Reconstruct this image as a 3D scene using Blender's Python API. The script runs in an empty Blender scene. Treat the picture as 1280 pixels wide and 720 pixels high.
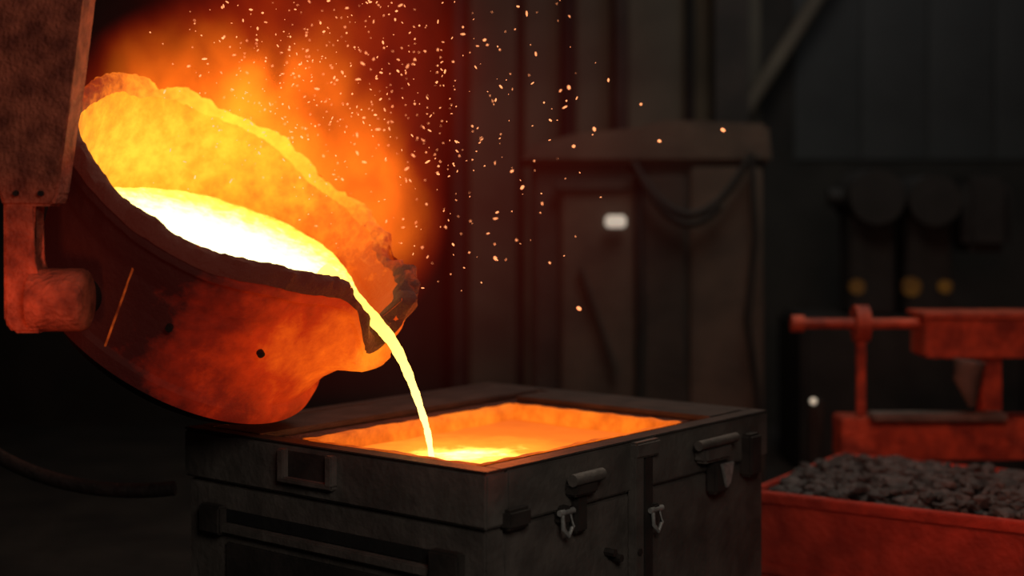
import bpy, bmesh, math, random
from mathutils import Vector, Matrix, noise
random.seed(7)
scene = bpy.context.scene
scene.view_settings.view_transform = 'Standard'
scene.view_settings.look = 'None'
COL = scene.collection

# ------------------------------------------------------------------ materials
def mat(name, c1, c2=None, rough=0.6, metal=0.0, scale=6.0, bump=0.2, emit=None, estr=0.0,
        e2=None, e2str=0.0, escale=None, elo=0.35, ehi=0.65, bscale=None):
    m = bpy.data.materials.new(name); m.use_nodes = True
    nt = m.node_tree; N = nt.nodes; L = nt.links
    b = N['Principled BSDF']
    b.inputs['Roughness'].default_value = rough
    b.inputs['Metallic'].default_value = metal
    tc = N.new('ShaderNodeTexCoord')
    n1 = N.new('ShaderNodeTexNoise'); n1.inputs['Scale'].default_value = scale
    n1.inputs['Detail'].default_value = 6
    L.new(tc.outputs['Object'], n1.inputs['Vector'])
    r = N.new('ShaderNodeValToRGB')
    c2 = c2 or tuple(x*0.5 for x in c1)
    r.color_ramp.elements[0].position = 0.35; r.color_ramp.elements[0].color = (*c2, 1)
    r.color_ramp.elements[1].position = 0.65; r.color_ramp.elements[1].color = (*c1, 1)
    L.new(n1.outputs['Fac'], r.inputs['Fac']); L.new(r.outputs['Color'], b.inputs['Base Color'])
    if bump:
        n2 = N.new('ShaderNodeTexNoise'); n2.inputs['Scale'].default_value = bscale or scale*5
        n2.inputs['Detail'].default_value = 5
        L.new(tc.outputs['Object'], n2.inputs['Vector'])
        bp = N.new('ShaderNodeBump'); bp.inputs['Strength'].default_value = bump
        bp.inputs['Distance'].default_value = 0.02
        L.new(n2.outputs['Fac'], bp.inputs['Height']); L.new(bp.outputs['Normal'], b.inputs['Normal'])
    if emit:
        n3 = N.new('ShaderNodeTexNoise'); n3.inputs['Scale'].default_value = escale or scale
        n3.inputs['Detail'].default_value = 8
        L.new(tc.outputs['Object'], n3.inputs['Vector'])
        r2 = N.new('ShaderNodeValToRGB')
        e2 = e2 or emit
        if e2str == 0.0: e2str = estr
        r2.color_ramp.elements[0].position = elo; r2.color_ramp.elements[0].color = (*[x*e2str for x in e2], 1)
        r2.color_ramp.elements[1].position = ehi; r2.color_ramp.elements[1].color = (*[x*estr for x in emit], 1)
        L.new(n3.outputs['Fac'], r2.inputs['Fac'])
        L.new(r2.outputs['Color'], b.inputs['Emission Color'])
        b.inputs['Emission Strength'].default_value = 1.0
    return m

class NB:
    """small node-building helper"""
    def __init__(s, nt): s.nt = nt
    def n(s, t, **kw):
        x = s.nt.nodes.new(t)
        for k, v in kw.items(): setattr(x, k, v)
        return x
    def l(s, a, b): s.nt.links.new(a, b)
    def math(s, op, a, b=None, clamp=False):
        x = s.nt.nodes.new('ShaderNodeMath'); x.operation = op; x.use_clamp = clamp
        for i, v in enumerate((a, b)):
            if v is None: continue
            if isinstance(v, (int, float)): x.inputs[i].default_value = v
            else: s.l(v, x.inputs[i])
        return x.outputs[0]
    def dist(s, vec, center, scl):
        """length((vec-center)/scl)"""
        a = s.nt.nodes.new('ShaderNodeVectorMath'); a.operation = 'SUBTRACT'
        s.l(vec, a.inputs[0]); a.inputs[1].default_value = center
        d = s.nt.nodes.new('ShaderNodeVectorMath'); d.operation = 'DIVIDE'
        s.l(a.outputs[0], d.inputs[0]); d.inputs[1].default_value = scl
        e = s.nt.nodes.new('ShaderNodeVectorMath'); e.operation = 'LENGTH'
        s.l(d.outputs[0], e.inputs[0]); return e.outputs['Value']
    def ramp(s, fac, stops):
        r = s.nt.nodes.new('ShaderNodeValToRGB'); cr = r.color_ramp
        while len(cr.elements) < len(stops): cr.elements.new(0.5)
        for e, (p, c) in zip(cr.elements, stops): e.position = p; e.color = (*c, 1)
        s.l(fac, r.inputs['Fac']); return r.outputs['Color']

def heat_glow_mat(name, center, scl, stops, nscale=9.0, namp=0.35, strength=1.0, base=(0.1,0.03,0.01), bump=0.3):
    """emission falling off with world distance from its brightest spot; heat, and painted light on the ladle shell"""
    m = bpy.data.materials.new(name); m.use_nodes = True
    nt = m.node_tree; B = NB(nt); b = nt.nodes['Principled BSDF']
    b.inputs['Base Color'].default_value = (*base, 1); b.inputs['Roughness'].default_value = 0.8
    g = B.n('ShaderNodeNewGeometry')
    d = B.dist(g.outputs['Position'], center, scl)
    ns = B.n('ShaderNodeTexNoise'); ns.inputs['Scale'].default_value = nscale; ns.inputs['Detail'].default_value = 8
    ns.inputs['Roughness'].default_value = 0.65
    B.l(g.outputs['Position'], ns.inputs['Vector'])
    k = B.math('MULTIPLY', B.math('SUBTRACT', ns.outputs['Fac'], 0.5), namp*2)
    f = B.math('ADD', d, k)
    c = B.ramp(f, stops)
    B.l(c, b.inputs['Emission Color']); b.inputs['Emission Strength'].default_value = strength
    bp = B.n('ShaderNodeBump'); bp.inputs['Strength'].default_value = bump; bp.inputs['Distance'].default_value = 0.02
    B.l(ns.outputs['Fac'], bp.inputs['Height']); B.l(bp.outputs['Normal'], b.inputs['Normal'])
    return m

# ------------------------------------------------------------------ mesh helpers
def empty(name, loc=(0,0,0), rz=0.0):
    e = bpy.data.objects.new(name, None); COL.objects.link(e)
    e.location = loc; e.rotation_euler = (0,0,rz); e.empty_display_size = 0.1
    return e
def obj_from_bm(name, bm, m, parent=None, smooth=False):
    me = bpy.data.meshes.new(name); bmesh.ops.recalc_face_normals(bm, faces=bm.faces[:])
    bm.to_mesh(me); bm.free()
    if smooth:
        for p in me.polygons: p.use_smooth = True
    if m: me.materials.append(m)
    o = bpy.data.objects.new(name, me); COL.objects.link(o)
    if parent: o.parent = parent
    return o
def box(name, lo, hi, m, parent=None, bevel=0.006, rot=None):
    bm = bmesh.new(); bmesh.ops.create_cube(bm, size=1)
    lo = Vector(lo); hi = Vector(hi); s = hi-lo; c = (hi+lo)/2
    for v in bm.verts: v.co = Vector((v.co.x*s.x, v.co.y*s.y, v.co.z*s.z))
    if bevel: bmesh.ops.bevel(bm, geom=bm.edges[:], offset=min(bevel, min(s)*0.4), segments=2, affect='EDGES')
    o = obj_from_bm(name, bm, m, parent); o.location = c
    if rot: o.rotation_euler = rot
    return o
def tube(name, pts, r, m, parent=None, seg=20, cap=True, radii=None):
    """swept round bar through the points"""
    pts = [Vector(p) for p in pts]; bm = bmesh.new(); rings = []
    up = Vector((0.13,0.21,1)).normalized()
    for i, p in enumerate(pts):
        t = (pts[min(i+1,len(pts)-1)]-pts[max(i-1,0)]).normalized()
        x = t.cross(up)
        if x.length < 1e-3: x = t.cross(Vector((1,0,0)))
        x.normalize(); y = t.cross(x); rr = radii[i] if radii else r
        rings.append([bm.verts.new(p+rr*(math.cos(2*math.pi*k/seg)*x+math.sin(2*math.pi*k/seg)*y)) for k in range(seg)])
    for a, b in zip(rings, rings[1:]):
        for k in range(seg): bm.faces.new((a[k], a[(k+1)%seg], b[(k+1)%seg], b[k]))
    if cap: bm.faces.new(rings[0]); bm.faces.new(rings[-1])
    o = obj_from_bm(name, bm, m, parent, smooth=True)
    md = o.modifiers.new('edge','EDGE_SPLIT'); md.split_angle = math.radians(50)
    return o
def prism(name, poly, y0, y1, m, parent=None, bevel=0.006):
    """polygon in XZ extruded along Y"""
    bm = bmesh.new()
    a = [bm.verts.new((x, y0, z)) for x, z in poly]; b = [bm.verts.new((x, y1, z)) for x, z in poly]
    n = len(poly); bm.faces.new(a); bm.faces.new(b[::-1])
    for i in range(n): bm.faces.new((a[i], a[(i+1)%n], b[(i+1)%n], b[i]))
    if bevel: bmesh.ops.bevel(bm, geom=bm.edges[:], offset=bevel, segments=2, affect='EDGES')
    return obj_from_bm(name, bm, m, parent)

# ------------------------------------------------------------------ palette
M_floor = mat('foundry_floor', (0.035,0.03,0.026), (0.014,0.012,0.011), 0.8, scale=3, bump=0.5)
M_wall  = mat('sooty_wall', (0.028,0.025,0.021), (0.013,0.012,0.010), 0.9, scale=2, bump=0.3)
M_panel = mat('wall_panel', (0.125,0.105,0.075), (0.060,0.051,0.038), 0.8, scale=1.5, bump=0.2)
M_blue  = mat('blue_grey_cladding', (0.044,0.047,0.046), (0.022,0.024,0.024), 0.8, scale=1.2, bump=0.1)
M_dark  = mat('dark_iron', (0.014,0.013,0.012), (0.007,0.0065,0.006), 0.8, 0.0, scale=8)
M_box   = mat('flask_steel', (0.165,0.138,0.120), (0.090,0.075,0.066), 0.6, 0.1, scale=9, bump=0.25)
M_box2  = mat('flask_steel_dark', (0.060,0.048,0.042), (0.030,0.025,0.022), 0.6, 0.2, scale=9, bump=0.2)
M_clip  = mat('worn_bright_steel', (0.65,0.63,0.6), (0.35,0.34,0.32), 0.4, 0.4, scale=30)
M_sand  = mat('burnt_sand', (0.10,0.045,0.03), (0.028,0.013,0.010), 0.95, scale=18, bump=0.8)
M_red   = mat('red_oxide_paint', (0.50,0.085,0.035), (0.20,0.028,0.014), 0.6, 0.0, scale=14, bump=0.5)
M_rust  = mat('rusty_steel', (0.62,0.13,0.065), (0.24,0.040,0.02), 0.75, 0.0, scale=20, bump=0.7)
M_cab   = mat('cabinet_brown', (0.090,0.064,0.048), (0.048,0.035,0.027), 0.75, scale=4, bump=0.2)
M_cab2  = mat('cabinet_dark', (0.042,0.031,0.025), (0.02,0.016,0.013), 0.75, scale=4, bump=0.2)
M_coal  = mat('charcoal', (0.085,0.080,0.080), (0.015,0.014,0.014), 0.6, 0.0, scale=12, bump=0.6)
M_grey  = mat('grey_paint', (0.13,0.12,0.11), (0.07,0.065,0.06), 0.6, scale=10)

# ------------------------------------------------------------------ room
box('floor', (-5,-2,-0.1), (5,9.6,0), M_floor, bevel=0)
wb = empty('wall_back')
box('wall_surface', (-5,9.5,0), (5,9.6,4.5), M_wall, wb, bevel=0)
for i,(x0,x1) in enumerate([(-0.28,0.026),(0.08,0.31),(0.42,0.65),(0.76,1.13),(1.19,1.63)]):
    box('panel_%d'%i, (x0,9.44,0.02), (x1,9.505,4.45), M_panel, wb, 0.01)
for i in range(5):
    x0 = 1.86+i*0.44
    box('cladding_%d'%i, (x0,9.48,1.75), (x0+0.43,9.505,4.45), M_blue, wb, 0.01)
box('wall_left', (-5.1,-2,0), (-5,9.6,4.5), M_wall, bevel=0)
box('wall_right', (5,-2,0), (5.1,9.6,4.5), M_wall, bevel=0)
box('wall_front', (-5,-2.1,0), (5,-2,4.5), M_wall, bevel=0)
box('ceiling', (-5,-2,4.5), (5,9.6,4.6), M_wall, bevel=0)
for x,r,y in [(-0.36,0.05,9.35),(0.36,0.035,9.35),(0.70,0.05,9.33),(1.16,0.03,9.38)]:
    tube('service_pipe', [(x,y,0.0),(x,y,2.2),(x,y,4.5)], r, M_dark if r<0.05 else M_cab2)
sb = empty('steel_roof_brace')
tube('brace_bar', [(1.45,9.2,2.0),(2.35,9.2,3.4)], 0.05, M_panel, sb)
box('brace_column', (1.28,9.1,0.0), (1.50,9.3,4.5), M_cab2, sb, 0.01)

# ------------------------------------------------------------------ mould box (flask)
mb = empty('casting_mold_box', (-0.0636,3.47,0), math.radians(51))
LX, LY, H = 1.35, 1.12, 0.80
cx0,cx1,cy0,cy1 = 0.12,1.05,0.12,0.76
PZ = 0.665
def shell(tag, z0, z1, off, m, t=0.07):
    o = off
    box(tag+'_side_left',  (-o,-o,z0), (t,LY+o,z1), m, mb)
    box(tag+'_side_right', (t,-o,z0), (LX+o,t,z1), m, mb)
    box(tag+'_side_back',  (LX-t,t,z0), (LX+o,LY+o,z1), m, mb)
    box(tag+'_side_far',   (t,LY-t,z0), (LX-t,LY+o,z1), m, mb)
shell('drag', 0.0, PZ-0.006, 0.0, M_box)
shell('cope', PZ, H, 0.012, M_box)
shell('top_rim', H, H+0.006, 0.012, M_box2, t=0.045)
zt = H-0.012
box('sand_bed', (0.07,0.07,0.3), (LX-0.07,LY-0.07,0.66), M_sand, mb, 0)
box('sand_near', (0.07,0.07,0.66), (LX-0.07,cy0,zt), M_sand, mb, 0.004)
box('sand_left', (0.07,cy0,0.66), (cx0,cy1,zt), M_sand, mb, 0.004)
box('sand_far', (0.07,cy1,0.66), (LX-0.07,LY-0.07,zt), M_sand, mb, 0.004)
box('sand_back', (cx1,cy0,0.66), (LX-0.07,cy1,zt), M_sand, mb, 0.004)
box('top_plate_far', (0.03,cy1+0.09,H-0.01), (LX-0.02,LY-0.06,H+0.008), M_box2, mb, 0.004)
box('top_plate_back', (cx1+0.07,0.05,H-0.01), (LX-0.04,cy1+0.05,H+0.007), M_box2, mb, 0.004)
hotc = (-0.12,4.06,0.74)
M_pool = heat_glow_mat('molten_pool', hotc, (0.80,0.75,1), [(0.0,(4,2.9,1.0)),(0.12,(2.6,1.35,0.18)),(0.23,(1.4,0.42,0.025)),(0.5,(1.0,0.20,0.010)),(1.0,(0.75,0.11,0.005))], nscale=10, namp=0.20, bump=0.2, base=(0.06,0.02,0.008))
M_liner = heat_glow_mat('hot_cavity_wall', (0.0,4.4,0.74), (0.80,0.80,0.25), [(0.0,(1.2,0.30,0.016)),(0.5,(0.88,0.15,0.007)),(1.0,(0.30,0.035,0.002))], nscale=16, namp=0.65, base=(0.06,0.02,0.008))
bm = bmesh.new(); nx,ny=70,50; g=[]
for i in range(nx+1):
    row=[]
    for j in range(ny+1):
        x = cx0+(cx1-cx0)*i/nx; y = cy0+(cy1-cy0)*j/ny
        z = 0.742+0.004*noise.noise(Vector((x*9,y*9,1.0)))
        row.append(bm.verts.new((x,y,z)))
    g.append(row)
for i in range(nx):
    for j in range(ny): bm.faces.new((g[i][j],g[i+1][j],g[i+1][j+1],g[i][j+1]))
obj_from_bm('molten_pool', bm, M_pool, mb, True)
def liner(name, p0, p1, nrm):
    bm = bmesh.new(); n=60; rows=[]
    p0=Vector(p0); p1=Vector(p1); nrm=Vector(nrm)
    for i in range(n+1):
        p = p0.lerp(p1,i/n)
        k = noise.noise(p*14)*0.008+0.010
        top = zt+0.003+noise.noise(p*20)*0.004
        rows.append([bm.verts.new(Vector((p.x,p.y,0))+nrm*w+Vector((0,0,z))) for w,z in
            [(-0.008-abs(k)*0.5,top+0.001),(0.0+k,top),(k*0.6+0.004,0.76),(0.012,0.72)]])
    for a,b in zip(rows,rows[1:]):
        for k in range(3): bm.faces.new((a[k],b[k],b[k+1],a[k+1]))
    return obj_from_bm(name,bm,M_liner,mb,True)
liner('cavity_lining_near',(cx0,cy0,0),(cx1,cy0,0),(0,1,0))
liner('cavity_lining_far',(cx0,cy1,0),(cx1,cy1,0),(0,-1,0))
liner('cavity_lining_left',(cx0,cy0,0),(cx0,cy1,0),(1,0,0))
liner('cavity_lining_back',(cx1,cy0,0),(cx1,cy1,0),(-1,0,0))
# left face fittings (local X=0 face)
box('handle_plate', (-0.034,0.50,0.700), (-0.008,0.71,0.715), M_box, mb, 0.003)
box('handle_post_a', (-0.034,0.50,0.705), (-0.008,0.525,0.79), M_box, mb, 0.003)
box('handle_post_b', (-0.034,0.685,0.705), (-0.008,0.71,0.79), M_box, mb, 0.003)
box('handle_recess_shade', (-0.0145,0.52,0.712), (-0.010,0.69,0.785), M_box2, mb, 0.001)  # thin darker slab on the face, painting the shade of a recess
box('side_groove_shade', (-0.004,0.14,0.555), (0.001,0.98,0.59), M_dark, mb, 0.001)  # flat dark strip that paints a groove's shade onto the face
box('side_rib', (-0.022,0.10,0.525), (0.0,1.04,0.552), M_box, mb, 0.004)
box('rib_lug_a', (-0.035,0.06,0.52), (0.0,0.16,0.60), M_box2, mb, 0.006)
box('rib_lug_b', (-0.035,0.95,0.52), (0.0,1.04,0.60), M_box2, mb, 0.006)
box('side_panel', (-0.010,0.16,0.15), (0.0,0.95,0.50), M_box2, mb, 0.004)
# right face fittings (local Y=0 face)
box('corner_lug', (0.05,-0.035,0.655), (0.14,0.0,0.705), M_box2, mb, 0.008)
box('hinge_block_a', (0.30,-0.05,0.70), (0.40,-0.01,0.735), M_box2, mb, 0.006)
tube('hinge_pin_a', [(0.29,-0.045,0.745),(0.42,-0.045,0.745)], 0.016, M_box, mb)
box('hinge_leg_a', (0.33,-0.03,0.60), (0.38,0.0,0.70), M_box2, mb, 0.006)
def shackle(tag, x, z, s=1.0):
    pts=[(x-0.018*s,-0.03,z+0.03*s),(x-0.020*s,-0.035,z-0.01*s),(x,-0.037,z-0.03*s),(x+0.020*s,-0.035,z-0.01*s),(x+0.018*s,-0.03,z+0.03*s)]
    tube('shackle_'+tag, pts, 0.006*s, M_clip, mb, 10)
    tube('shackle_pin_'+tag, [(x-0.03*s,-0.03,z+0.03*s),(x+0.03*s,-0.03,z+0.03*s)], 0.008*s, M_clip, mb, 10)
    box('shackle_eye_'+tag, (x-0.014*s,-0.034,z+0.0*s), (x+0.014*s,0.001,z+0.045*s), M_box2, mb, 0.004)
shackle('a',0.285,0.635); shackle('b',0.70,0.575)
box('split_flange_a', (0.60,-0.028,0.02), (0.645,0.0,0.775), M_box, mb, 0.005)
box('split_flange_b', (0.655,-0.022,0.02), (0.70,0.0,0.775), M_box2, mb, 0.005)
box('split_cap', (0.60,-0.035,0.755), (0.72,0.01,0.80), M_box, mb, 0.006)
box('latch_body', (0.92,-0.06,0.70), (1.07,-0.01,0.75), M_box, mb, 0.01)
tube('latch_pin', [(0.89,-0.05,0.757),(1.10,-0.05,0.757)], 0.014, M_box, mb)
box('latch_arm', (0.99,-0.05,0.60), (1.06,-0.01,0.70), M_box2, mb, 0.008)
prism('latch_tongue', [(1.005,0.69),(1.075,0.69),(1.055,0.63),(1.035,0.615)], -0.062,-0.05, M_clip, mb, 0.003)
box('right_lug', (1.20,-0.045,0.62), (1.27,0.0,0.75), M_box2, mb, 0.008)
for i,(x,z) in enumerate([(0.5,0.52),(0.53,0.50),(0.62,0.50)]):
    tube('bolt_%d'%i, [(x,-0.032,z),(x,0.0,z)], 0.011, M_box2, mb, 6)

# ------------------------------------------------------------------ ladle
ld = empty('pouring_ladle', (0,0,0))
K = 0.0022222
C0 = Vector((-0.778,4.0,1.4956))
A = Vector((0.82,0,-0.571)); Bv = Vector((0.171,0.953,0.246)); NN = Vector((0.545,-0.30,0.783))
AX = Vector((-0.43,0.25,-0.90))
SEG = 300
def gs(t, c, w): return math.exp(-((t-c)/w)**2)
def ring(s, r, sp, rough=0.0, lip=0.0, seed=0.0, crust=0.0):
    """lip: 1 at the mouth (full notch/raise of the rim line), 0 deeper down"""
    out=[]
    for k in range(SEG):
        th = 2*math.pi*k/SEG
        t = th if th<math.pi else th-2*math.pi
        g = gs(t,0.07,0.36)
        rr = r*K*(1+sp*g - 0.045*lip*gs(t,-0.70,0.38))
        dr = lip*(46*gs(t,-0.13,0.14) - 16*gs(t,-0.88,0.40) - 15*gs(t,-0.44,0.20) - 14*gs(t,0.55,0.4) - 8*gs(t,2.2,0.8))
        p = C0 + rr*(math.cos(th)*A+math.sin(th)*Bv) + AX*((s+dr)*K)
        if rough:
            far = 0.65+0.55*max(0,math.sin(th)) + 1.1*gs(t,0.15,0.45)
            nz = noise.fractal(p*7+Vector((seed*0.15,0,0)),1.0,2.1,5)
            p += (NN*nz*0.7 + (p-C0).normalized()*nz*0.4)*rough*far
        if crust:
            nz = noise.fractal(p*26+Vector((3.1,seed*0.3,0)),0.8,2.0,4)
            p += (NN*nz + (p-C0).normalized()*nz*0.5)*crust*(0.8+1.0*gs(t,0.1,0.5))
        out.append(p)
    return out
def loft(name, rings, m, closed_end=None, smooth=True):
    bm = bmesh.new(); R=[[bm.verts.new(p) for p in r] for r in rings]
    for a,b in zip(R,R[1:]):
        for k in range(SEG): bm.faces.new((a[k],a[(k+1)%SEG],b[(k+1)%SEG],b[k]))
    if closed_end is not None:
        c = bm.verts.new(closed_end)
        for k in range(SEG): bm.faces.new((R[-1][k],R[-1][(k+1)%SEG],c))
    o = obj_from_bm(name,bm,m,ld,smooth)
    md=o.modifiers.new('edge','EDGE_SPLIT'); md.split_angle=math.radians(55)
    return o
M_body = heat_glow_mat('ladle_shell_painted_glow', (-0.36,3.90,1.02), (0.72,1.0,0.42), [(0.0,(1.2,0.26,0.010)),(0.18,(0.85,0.10,0.004)),(0.42,(0.42,0.020,0.0015)),(0.66,(0.13,0.005,0.001)),(0.90,(0.012,0.0008,0.0005))], nscale=9, namp=0.34, base=(0.045,0.007,0.004), bump=0.8)  # red light of the pour painted into the shell as emission, fading to the left
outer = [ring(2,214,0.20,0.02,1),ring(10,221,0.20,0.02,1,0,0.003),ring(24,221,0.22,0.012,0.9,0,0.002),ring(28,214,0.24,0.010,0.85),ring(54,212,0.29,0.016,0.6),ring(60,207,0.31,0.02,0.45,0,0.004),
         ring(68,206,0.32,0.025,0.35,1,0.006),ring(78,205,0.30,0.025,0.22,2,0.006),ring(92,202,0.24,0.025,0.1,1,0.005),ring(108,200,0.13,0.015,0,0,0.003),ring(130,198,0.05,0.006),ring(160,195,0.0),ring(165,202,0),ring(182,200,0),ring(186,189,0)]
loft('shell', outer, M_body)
M_low = mat('ladle_bottom_iron',(0.030,0.012,0.009),(0.010,0.006,0.005),0.7,0.2,scale=8,bump=0.4)
loft('bottom', [ring(184,190,0),ring(205,172,0),ring(226,135,0),ring(244,80,0),ring(250,40,0)], M_low, C0+AX*252*K)
M_rim = heat_glow_mat('slagged_rim', (-0.90,4.50,1.68), (1.0,0.72,0.80), [(0.0,(1.8,0.75,0.04)),(0.35,(1.4,0.45,0.02)),(0.58,(1.0,0.20,0.008)),(0.80,(0.32,0.025,0.001)),(1.0,(0.03,0.002,0.001))], nscale=22, namp=0.38, base=(0.08,0.035,0.022), bump=1.0)
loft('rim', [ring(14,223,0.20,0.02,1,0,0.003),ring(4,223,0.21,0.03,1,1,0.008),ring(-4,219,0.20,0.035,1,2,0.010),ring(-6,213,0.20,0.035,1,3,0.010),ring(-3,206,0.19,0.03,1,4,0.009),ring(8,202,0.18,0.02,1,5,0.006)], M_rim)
M_lin = heat_glow_mat('glowing_lining', (-1.05,4.25,1.60), (0.85,0.8,0.50), [(0.0,(1.7,0.72,0.04)),(0.30,(1.3,0.44,0.018)),(0.60,(1.0,0.22,0.010)),(0.85,(0.75,0.11,0.005)),(1.0,(0.50,0.05,0.003))], nscale=18, namp=0.50, bump=1.0, base=(0.07,0.02,0.004))
loft('lining', [ring(-3,208,0.19,0.03,1,4,0.008),ring(6,204,0.18,0.03,1,5,0.008),ring(14,202,0.17,0.03,0.95,6,0.009),ring(24,200,0.16,0.03,0.85,7,0.009),ring(36,198,0.14,0.03,0.7,2,0.009),ring(50,195,0.12,0.03,0.6,3,0.009),ring(64,193,0.10,0.03,0.5,4,0.008),ring(85,191,0.07,0.02,0.3,4,0.006),ring(110,188,0.04,0.01),ring(160,180,0)], M_lin, C0+AX*162*K)
# molten bath
bm = bmesh.new(); NR=40; prev=None
def bath(rho,th):
    rr=rho*0.425; ct=math.cos(th)
    t = th if th<math.pi else th-2*math.pi
    rr*=1+0.12*rho*gs(t,-0.02,0.34)
    d=0.190-0.105*ct*rho
    p=C0+rr*(ct*A+math.sin(th)*Bv)+AX*d
    return p+NN*0.005*noise.fractal(p*14,0.9,2.1,4)
cen=bm.verts.new(bath(0,0))
for i in range(1,NR+1):
    R=[bm.verts.new(bath(i/NR,2*math.pi*k/SEG)) for k in range(SEG)]
    for k in range(SEG):
        if prev is None: bm.faces.new((cen,R[k],R[(k+1)%SEG]))
        else: bm.faces.new((prev[k],R[k],R[(k+1)%SEG],prev[(k+1)%SEG]))
    prev=R
M_metal = heat_glow_mat('molten_metal', (-0.84,3.97,1.33), (0.60,0.52,0.60), [(0.0,(3.2,3.0,1.7)),(0.60,(3.0,2.6,0.95)),(0.80,(2.4,1.45,0.18)),(1.0,(1.5,0.60,0.03))], nscale=34, namp=0.24, bump=0.1, base=(0.03,0.015,0.005))
obj_from_bm('molten_bath', bm, M_metal, ld, True)
M_seam = mat('glowing_weld_seam',(0.2,0.05,0.02),(0.1,0.02,0.01),0.6,scale=20,emit=(0.30,0.04,0.004),estr=1.0,e2=(0.06,0.006,0.001),e2str=1.0)  # orange of the seam is emission, mottled by noise
def on_shell(s,th,off=0.0):
    r = (207-(s-60)*0.11)*K+off
    return C0+r*(math.cos(th)*A+math.sin(th)*Bv)+AX*s*K
tube('seam_weld',[on_shell(s,-1.66,0.001) for s in range(30,164,12)],0.003,M_seam,ld,8)
for i,(s,th) in enumerate([(95,-1.35),(84,-0.80)]):
    tube('bolt_%d'%i,[on_shell(s,th,0.0),on_shell(s,th,0.014)],0.010,M_low,ld,8)
hp=[]
for i in range(41):
    t=math.radians(150+ i*131/40)
    hp.append((-1.12+0.62*math.cos(t),4.28,1.02+0.42*math.sin(t)))
tube('cradle_hoop',hp,0.022,M_low,ld,12)

# ------------------------------------------------------------------ stream
ms = empty('molten_metal_stream')
pts=[(-0.520,3.95,1.262),(-0.470,3.93,1.225),(-0.420,3.92,1.180),(-0.370,3.915,1.130),(-0.328,3.915,1.080),(-0.296,3.92,1.020),(-0.270,3.94,0.950),(-0.248,3.97,0.875),(-0.234,4.00,0.815),(-0.224,4.03,0.735)]
def cr(P,n=8):
    P=[Vector(p) for p in P]; out=[]
    for i in range(len(P)-1):
        p0=P[max(i-1,0)];p1=P[i];p2=P[i+1];p3=P[min(i+2,len(P)-1)]
        for k in range(n):
            t=k/n
            out.append(0.5*((2*p1)+(-p0+p2)*t+(2*p0-5*p1+4*p2-p3)*t*t+(-p0+3*p1-3*p2+p3)*t**3))
    out.append(P[-1]); return out
sp=cr(pts); n=len(sp)
rad=[0.022*(1-i/n)**1.8+0.0080+0.0010*math.sin(i*0.9)+0.0006*math.sin(i*2.3) for i in range(n)]
M_stream = heat_glow_mat('stream_metal', (-0.38,4.0,1.2), (0.5,1,0.5), [(0.0,(2.4,1.3,0.16)),(0.3,(2.8,1.7,0.30)),(1.0,(3,2.2,0.7))], nscale=20, namp=0.1, bump=0)
tube('stream_body', sp, 0.01, M_stream, ms, 20, radii=rad)

# ------------------------------------------------------------------ hanger arm
hg = empty('crane_hanger')
def plate(name, P, y0, y1, m): return prism(name, P, y0, y1, m, hg, 0.008)
plate('plate', [(-1.262,4.5),(-0.80,4.5),(-1.03,1.95),(-1.055,1.75),(-1.093,1.47),(-1.105,1.444),(-1.225,1.444),(-1.240,1.49),(-1.256,1.80)], 3.46,3.56, M_rust)
plate('link', [(-1.228,1.47),(-1.148,1.47),(-1.158,1.31),(-1.150,1.28),(-1.135,1.27),(-1.135,1.138),(-1.205,1.138),(-1.226,1.165)], 3.47,3.55, M_rust)
tube('trunnion_pin', [(-1.165,3.51,1.216),(-1.048,3.51,1.216),(-1.038,3.51,1.216),(-1.032,3.51,1.216)], 0.077, M_rust, hg, 40, radii=[0.077,0.077,0.073,0.062])
tube('trunnion_shaft', [(-1.09,3.54,1.216),(-1.09,3.95,1.216)], 0.05, M_low, hg, 24)
for i,(x,z) in enumerate([(-1.19,1.475),(-1.13,1.475)]):
    tube('rivet_%d'%i,[(x,3.47,z),(x,3.447,z)],0.007,M_low,hg,8)

# ------------------------------------------------------------------ control cabinet
cb = empty('furnace_control_cabinet',(0,0,0))
box('carcass',(0.10,7.05,0.0),(1.24,7.7,1.72),M_cab2,cb,0.02)
prism('hood',[(0.04,1.66),(1.27,1.66),(1.25,1.85),(0.75,1.87),(0.60,1.83),(0.30,1.80),(0.08,1.74)],7.0,7.75,M_cab,cb,0.02)
box('door_a',(0.24,7.0,0.15),(0.60,7.06,1.56),M_cab,cb,0.012)
box('door_b',(0.64,7.0,0.15),(0.84,7.06,1.60),M_cab2,cb,0.012)
box('door_c',(0.87,7.0,0.15),(1.22,7.06,1.64),M_cab,cb,0.012)
box('lintel',(0.20,6.98,1.52),(0.62,7.02,1.58),M_cab2,cb,0.01)
tube('door_brace',[(0.33,6.97,1.15),(0.50,6.97,0.65)],0.015,M_cab2,cb,8)
tube('conduit',[(0.61,6.97,1.62),(0.62,6.97,0.9),(0.61,6.97,0.1)],0.02,M_dark,cb,10)
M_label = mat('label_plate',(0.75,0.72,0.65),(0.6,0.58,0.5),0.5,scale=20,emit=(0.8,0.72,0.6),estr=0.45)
box('label',(0.45,6.94,1.345),(0.55,6.965,1.405),M_label,cb,0.01)
for i,(x0,z0,x1,z1,sag) in enumerate([(0.58,1.66,1.15,1.70,0.27),(0.60,1.62,1.0,1.45,0.16)]):
    P=[(x0+(x1-x0)*t, 6.93, z0+(z1-z0)*t - sag*4*t*(1-t)) for t in [k/20 for k in range(21)]]
    tube('hose_%d'%i,P,0.018,M_dark,cb,10)
tube('hose_drop',[(1.15,6.93,1.70),(1.17,6.92,1.3),(1.13,6.92,0.9),(1.2,6.92,0.4)],0.016,M_dark,cb,10)

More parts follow.
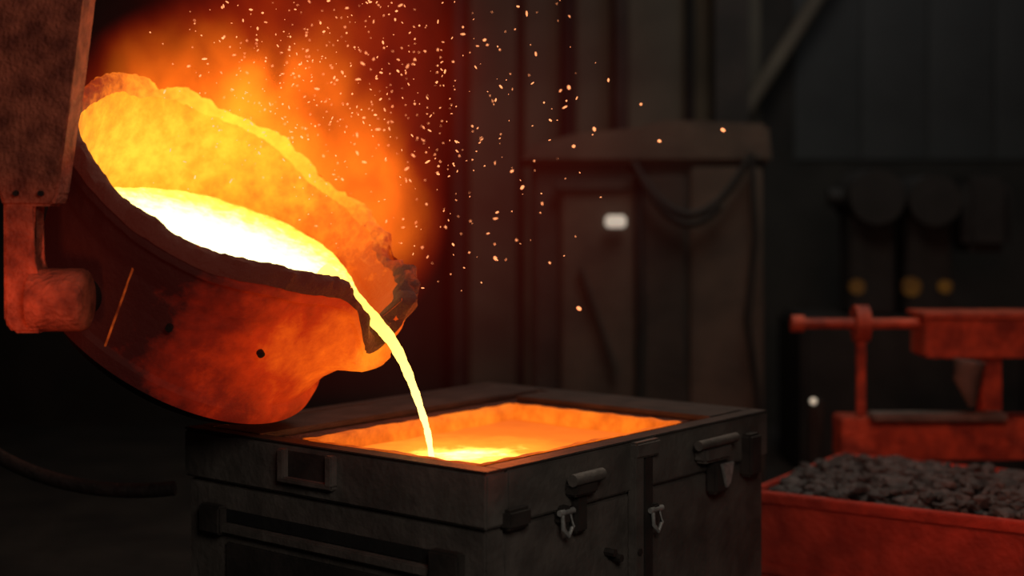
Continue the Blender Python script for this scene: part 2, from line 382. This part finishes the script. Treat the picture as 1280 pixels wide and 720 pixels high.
# ------------------------------------------------------------------ background machine
bp_ = empty('grinding_machine')
box('base',(1.55,7.7,0.0),(2.75,8.4,0.85),M_dark,bp_,0.03)
for i,(x,z,r) in enumerate([(1.97,1.50,0.15),(2.28,1.48,0.14)]):
    tube('drum_%d'%i,[(x,7.75,z),(x,8.2,z)],r,M_dark,bp_,28)
    box('pedestal_%d'%i,(x-0.12,7.85,0.85),(x+0.12,8.15,1.45),M_dark,bp_,0.02)
tube('spindle',[(1.75,7.97,1.5),(2.65,7.97,1.5)],0.05,M_dark,bp_,14)
box('guard',(2.45,7.8,1.2),(2.72,8.2,1.62),M_dark,bp_,0.05)
M_lampy = mat('amber_lamp',(0.03,0.02,0.005),(0.02,0.01,0.003),0.5,scale=8,emit=(0.045,0.018,0.002),estr=1.0,e2=(0.006,0.002,0.0005),e2str=1.0,escale=12)
for i,(x,r) in enumerate(((1.84,0.04),(2.13,0.05),(2.31,0.035))):
    tube('indicator_%d'%i,[(x,7.66,1.02),(x,7.70,1.02)],r,M_lampy,bp_,16)

# ------------------------------------------------------------------ red frame (right)
fr = empty('red_steel_frame')
box('top_beam',(1.645,5.72,0.843),(2.7,5.95,1.02),M_red,fr,0.008)
box('top_flange',(1.635,5.69,1.0),(2.7,5.97,1.022),M_red,fr,0.004)
box('post',(1.887,5.78,0.60),(1.968,5.86,0.845),M_red,fr)
box('low_beam',(1.316,5.74,0.434),(2.7,5.92,0.60),M_red,fr,0.008)
box('foot_a',(1.36,5.78,0.0),(1.46,5.88,0.436),M_red,fr)
box('foot_b',(2.5,5.78,0.0),(2.6,5.88,0.85),M_red,fr)
tube('shaft',[(1.16,5.83,0.972),(1.66,5.83,0.972)],0.022,M_red,fr,16)
tube('shaft_collar',[(1.385,5.83,0.972),(1.44,5.83,0.972)],0.075,M_red,fr,24)
box('shaft_hanger',(1.395,5.81,0.60),(1.43,5.85,0.93),M_red,fr)
tube('shaft_end',[(1.13,5.83,0.972),(1.18,5.83,0.972)],0.035,M_red,fr,16)
tube('spout_funnel',[(1.80,5.66,0.84),(1.79,5.66,0.77),(1.81,5.66,0.66)],0.03,M_grey,fr,20,radii=[0.065,0.055,0.015])
box('tray',(1.42,5.66,0.60),(1.95,5.76,0.63),M_grey,fr,0.006)

wl = empty('inspection_lamp')
M_white = mat('lamp_glass',(0.8,0.8,0.7),(0.7,0.7,0.6),0.3,scale=5,emit=(0.9,0.8,0.6),estr=0.45)
box('lamp_post',(1.30,6.28,0.0),(1.36,6.34,0.60),M_dark,wl)
bm=bmesh.new(); bmesh.ops.create_uvsphere(bm,u_segments=16,v_segments=10,radius=0.015)
o=obj_from_bm('lamp_bulb',bm,M_white,wl,True); o.location=(1.31,6.26,0.60)

# ------------------------------------------------------------------ scrap bin
bn = empty('charcoal_bin',(0.80,4.94,0),math.radians(-33.3))
M_bin = mat('bin_red_paint',(0.60,0.06,0.03),(0.34,0.03,0.015),0.65,0.0,scale=10,bump=0.3)
W,D,HB=1.6,0.9,0.474
box('front',(0,0,0.03),(W,0.03,HB),M_bin,bn)
box('back',(0,D-0.03,0.03),(W,D,HB),M_bin,bn)
box('end_a',(0,0.03,0.03),(0.03,D-0.03,HB),M_bin,bn)
box('end_b',(W-0.03,0.03,0.03),(W,D-0.03,HB),M_bin,bn)
box('bottom',(0,0,0.0),(W,D,0.03),M_bin,bn)
box('front_lip',(-0.01,-0.018,HB-0.035),(W+0.01,0.0,HB),M_bin,bn,0.004)
box('front_rail',(-0.01,-0.018,0.20),(W+0.01,0.0,0.235),M_bin,bn,0.004)
bm=bmesh.new()
box('coal_bed',(0.03,0.03,0.3),(W-0.03,D-0.03,HB-0.03),M_coal,bn,0)
for i in range(1100):
    x=random.uniform(0.06,W-0.06); y=random.uniform(0.06,D-0.06); r=random.uniform(0.014,0.034)
    z=HB-0.03+random.uniform(0,0.03)+0.03*math.sin(math.pi*y/D)
    res=bmesh.ops.create_icosphere(bm,subdivisions=1,radius=r)
    sc=Vector((random.uniform(0.6,2.2),random.uniform(0.6,1.2),random.uniform(0.35,0.8)))
    R=Matrix.Rotation(random.uniform(0,6.28),3,'Z')@Matrix.Rotation(random.uniform(-.5,.5),3,'X')
    for v in res['verts']:
        v.co=R@Vector((v.co.x*sc.x,v.co.y*sc.y,v.co.z*sc.z))*(1+random.uniform(-.15,.15))+Vector((x,y,z))
obj_from_bm('charcoal_lumps',bm,M_coal,bn)

# ------------------------------------------------------------------ sparks
bm=bmesh.new()
def spark(x,y,z,r,st):
    res=bmesh.ops.create_icosphere(bm,subdivisions=1,radius=r)
    d=Vector((random.uniform(-1,1),random.uniform(-.5,.5),random.uniform(-.3,1.2))).normalized()
    for v in res['verts']:
        v.co=v.co+d*(v.co.dot(d))*st; v.co+=Vector((x,y,z))
for i in range(860):
    y=random.uniform(3.7,4.5)
    q=random.random()
    if q<0.55:  X=random.gauss(-0.58,0.20); Z=random.gauss(1.83,0.20)
    elif q<0.93: X=random.gauss(-0.28,0.18); Z=random.gauss(1.72,0.26)
    else: X=random.uniform(-0.3,0.25); Z=random.uniform(1.3,2.1)
    if X<-1.0 or X>0.35 or Z<1.2: continue
    spark(X,y,Z,random.choice([0.0009,0.0012,0.0014,0.0017,0.0019,0.0028]),random.choice([0,0.5,1.0,2.2]))
for x,y,z,r in [(0.63,4.3,1.673,0.006),(0.44,4.3,1.64,0.005),(0.385,4.3,1.75,0.004),(0.20,4.3,1.14,0.006),(-0.05,4.3,1.29,0.005),
                (0.03,4.2,1.50,0.005),(0.18,4.2,1.62,0.005),(0.24,4.2,1.67,0.005),(0.17,4.3,1.80,0.005),(-0.08,4.2,1.93,0.004),(0.0,4.3,1.55,0.004),(0.11,4.2,1.28,0.003)]:
    spark(x,y,z,r,0.5)
M_spark=bpy.data.materials.new('spark_glow'); M_spark.use_nodes=True
b=M_spark.node_tree.nodes['Principled BSDF']; b.inputs['Base Color'].default_value=(0.2,0.05,0.01,1)
b.inputs['Emission Color'].default_value=(1.0,0.32,0.12,1); b.inputs['Emission Strength'].default_value=1.8
M_spark.cycles.emission_sampling='NONE'
obj_from_bm('spark_shower',bm,M_spark)

# ------------------------------------------------------------------ hot fume above the ladle (volume)
bm=bmesh.new(); bmesh.ops.create_cube(bm,size=1)
for v in bm.verts: v.co=Vector((v.co.x*2.5,v.co.y*1.5,v.co.z*2.1))
o=obj_from_bm('fire_smoke_plume',bm,None); o.location=(-0.45,4.75,1.86)
m=bpy.data.materials.new('glowing_fume'); m.use_nodes=True; nt=m.node_tree; nt.nodes.clear(); B=NB(nt)
out=B.n('ShaderNodeOutputMaterial'); em=B.n('ShaderNodeEmission'); g=B.n('ShaderNodeNewGeometry')
pos=g.outputs['Position']
ns=B.n('ShaderNodeTexNoise'); ns.inputs['Scale'].default_value=5.5; ns.inputs['Detail'].default_value=7; ns.inputs['Distortion'].default_value=0.5
mp=B.n('ShaderNodeMapping'); mp.inputs['Scale'].default_value=(1.2,1.0,0.8); B.l(pos,mp.inputs['Vector']); B.l(mp.outputs[0],ns.inputs['Vector'])
nz=B.math('MULTIPLY',B.math('SUBTRACT',ns.outputs['Fac'],0.32,True),3.8)
def blob(c,s,p=2.0):
    return B.math('POWER',B.math('SUBTRACT',1.0,B.dist(pos,c,s),True),p)
near=B.math('MULTIPLY',blob((-0.95,4.45,1.74),(0.44,0.40,0.36),1.4),6.5)
mid=B.math('MULTIPLY',blob((-0.70,4.48,1.64),(0.42,0.40,0.38),1.4),6.0)
rimf=B.math('MULTIPLY',blob((-0.43,4.35,1.43),(0.25,0.38,0.36),1.4),5.0)
colm=B.math('MULTIPLY',blob((-0.62,4.6,1.95),(0.60,0.6,0.80),1.5),0.85)
wide_glow=B.math('MULTIPLY',blob((-0.50,4.75,1.6),(1.2,0.74,1.0),1.2),0.07)  # broad faint emission, paints the red glow over the surroundings
hot=B.math('ADD',B.math('ADD',near,mid),B.math('ADD',rimf,colm))
tot=B.math('ADD',B.math('MULTIPLY',hot,nz),wide_glow)
B.l(tot,em.inputs['Strength'])
B.l(B.ramp(tot,[(0.0,(1.0,0.020,0.004)),(0.3,(1.0,0.05,0.004)),(1.0,(1.0,0.16,0.007))]),em.inputs['Color'])
B.l(em.outputs[0],out.inputs['Volume']); o.data.materials.append(m)

# ------------------------------------------------------------------ lights
def light(name,kind,loc,energy,color,size=0.3,target=None,spot=None):
    d=bpy.data.lights.new(name,kind); d.energy=energy; d.color=color
    if kind=='AREA': d.size=size
    else: d.shadow_soft_size=size
    if spot: d.spot_size=math.radians(spot); d.spot_blend=0.8
    o=bpy.data.objects.new(name,d); COL.objects.link(o); o.location=loc
    if target: o.rotation_euler=(Vector(target)-Vector(loc)).to_track_quat('-Z','Y').to_euler()
    return o
light('pour_glow_lamp','POINT',(-0.05,4.2,1.05),8,(1,0.17,0.03),0.12)
light('ladle_red_fill','SPOT',(0.35,2.9,0.85),22,(1,0.06,0.006),0.2,(-0.45,3.8,1.12),26)  # added red fill for the ladle's near side, no visible source
light('hanger_red_fill','SPOT',(-1.05,2.3,1.10),34,(1,0.23,0.09),0.12,(-1.22,3.5,1.24),22)  # added fill that reddens the hanger and pin, no fixture there
light('frame_red_fill','SPOT',(1.2,3.2,1.7),48,(1,0.16,0.06),0.3,(2.0,5.6,0.6),50)  # added red light on the frame, for a supposed furnace out of view
light('bin_red_fill','SPOT',(0.6,2.6,0.9),13,(1,0.14,0.05),0.3,(1.35,4.6,0.42),34)  # added red fill to brighten the bin front
light('overhead_fill','AREA',(1.0,5.5,4.3),40,(1.0,0.86,0.70),1.5)  # added overhead ambient fill, no fixture modelled
light('back_wall_fill','AREA',(2.2,7.2,4.2),10,(0.86,0.93,1.0),1.2,(2.6,9.5,1.8))  # added cool fill for the right of the back wall
light('camera_side_fill','AREA',(0.6,0.6,2.4),19,(1.0,0.90,0.78),1.0,(-0.1,3.8,0.6))  # added neutral fill from the camera side, brightens the mould box
w=bpy.data.worlds.new('World'); scene.world=w; w.use_nodes=True
w.node_tree.nodes['Background'].inputs[0].default_value=(0.02,0.017,0.014,1)

# ------------------------------------------------------------------ camera
cd=bpy.data.cameras.new('Camera'); cam=bpy.data.objects.new('Camera',cd); COL.objects.link(cam)
cam.location=(0,0,1.44); cam.rotation_euler=(math.radians(90),0,0)
cd.sensor_width=36; cd.lens=36*1800/1280; cd.shift_y=-100/1280
cd.dof.use_dof=True; cd.dof.focus_distance=3.85; cd.dof.aperture_fstop=1.0
scene.camera=cam
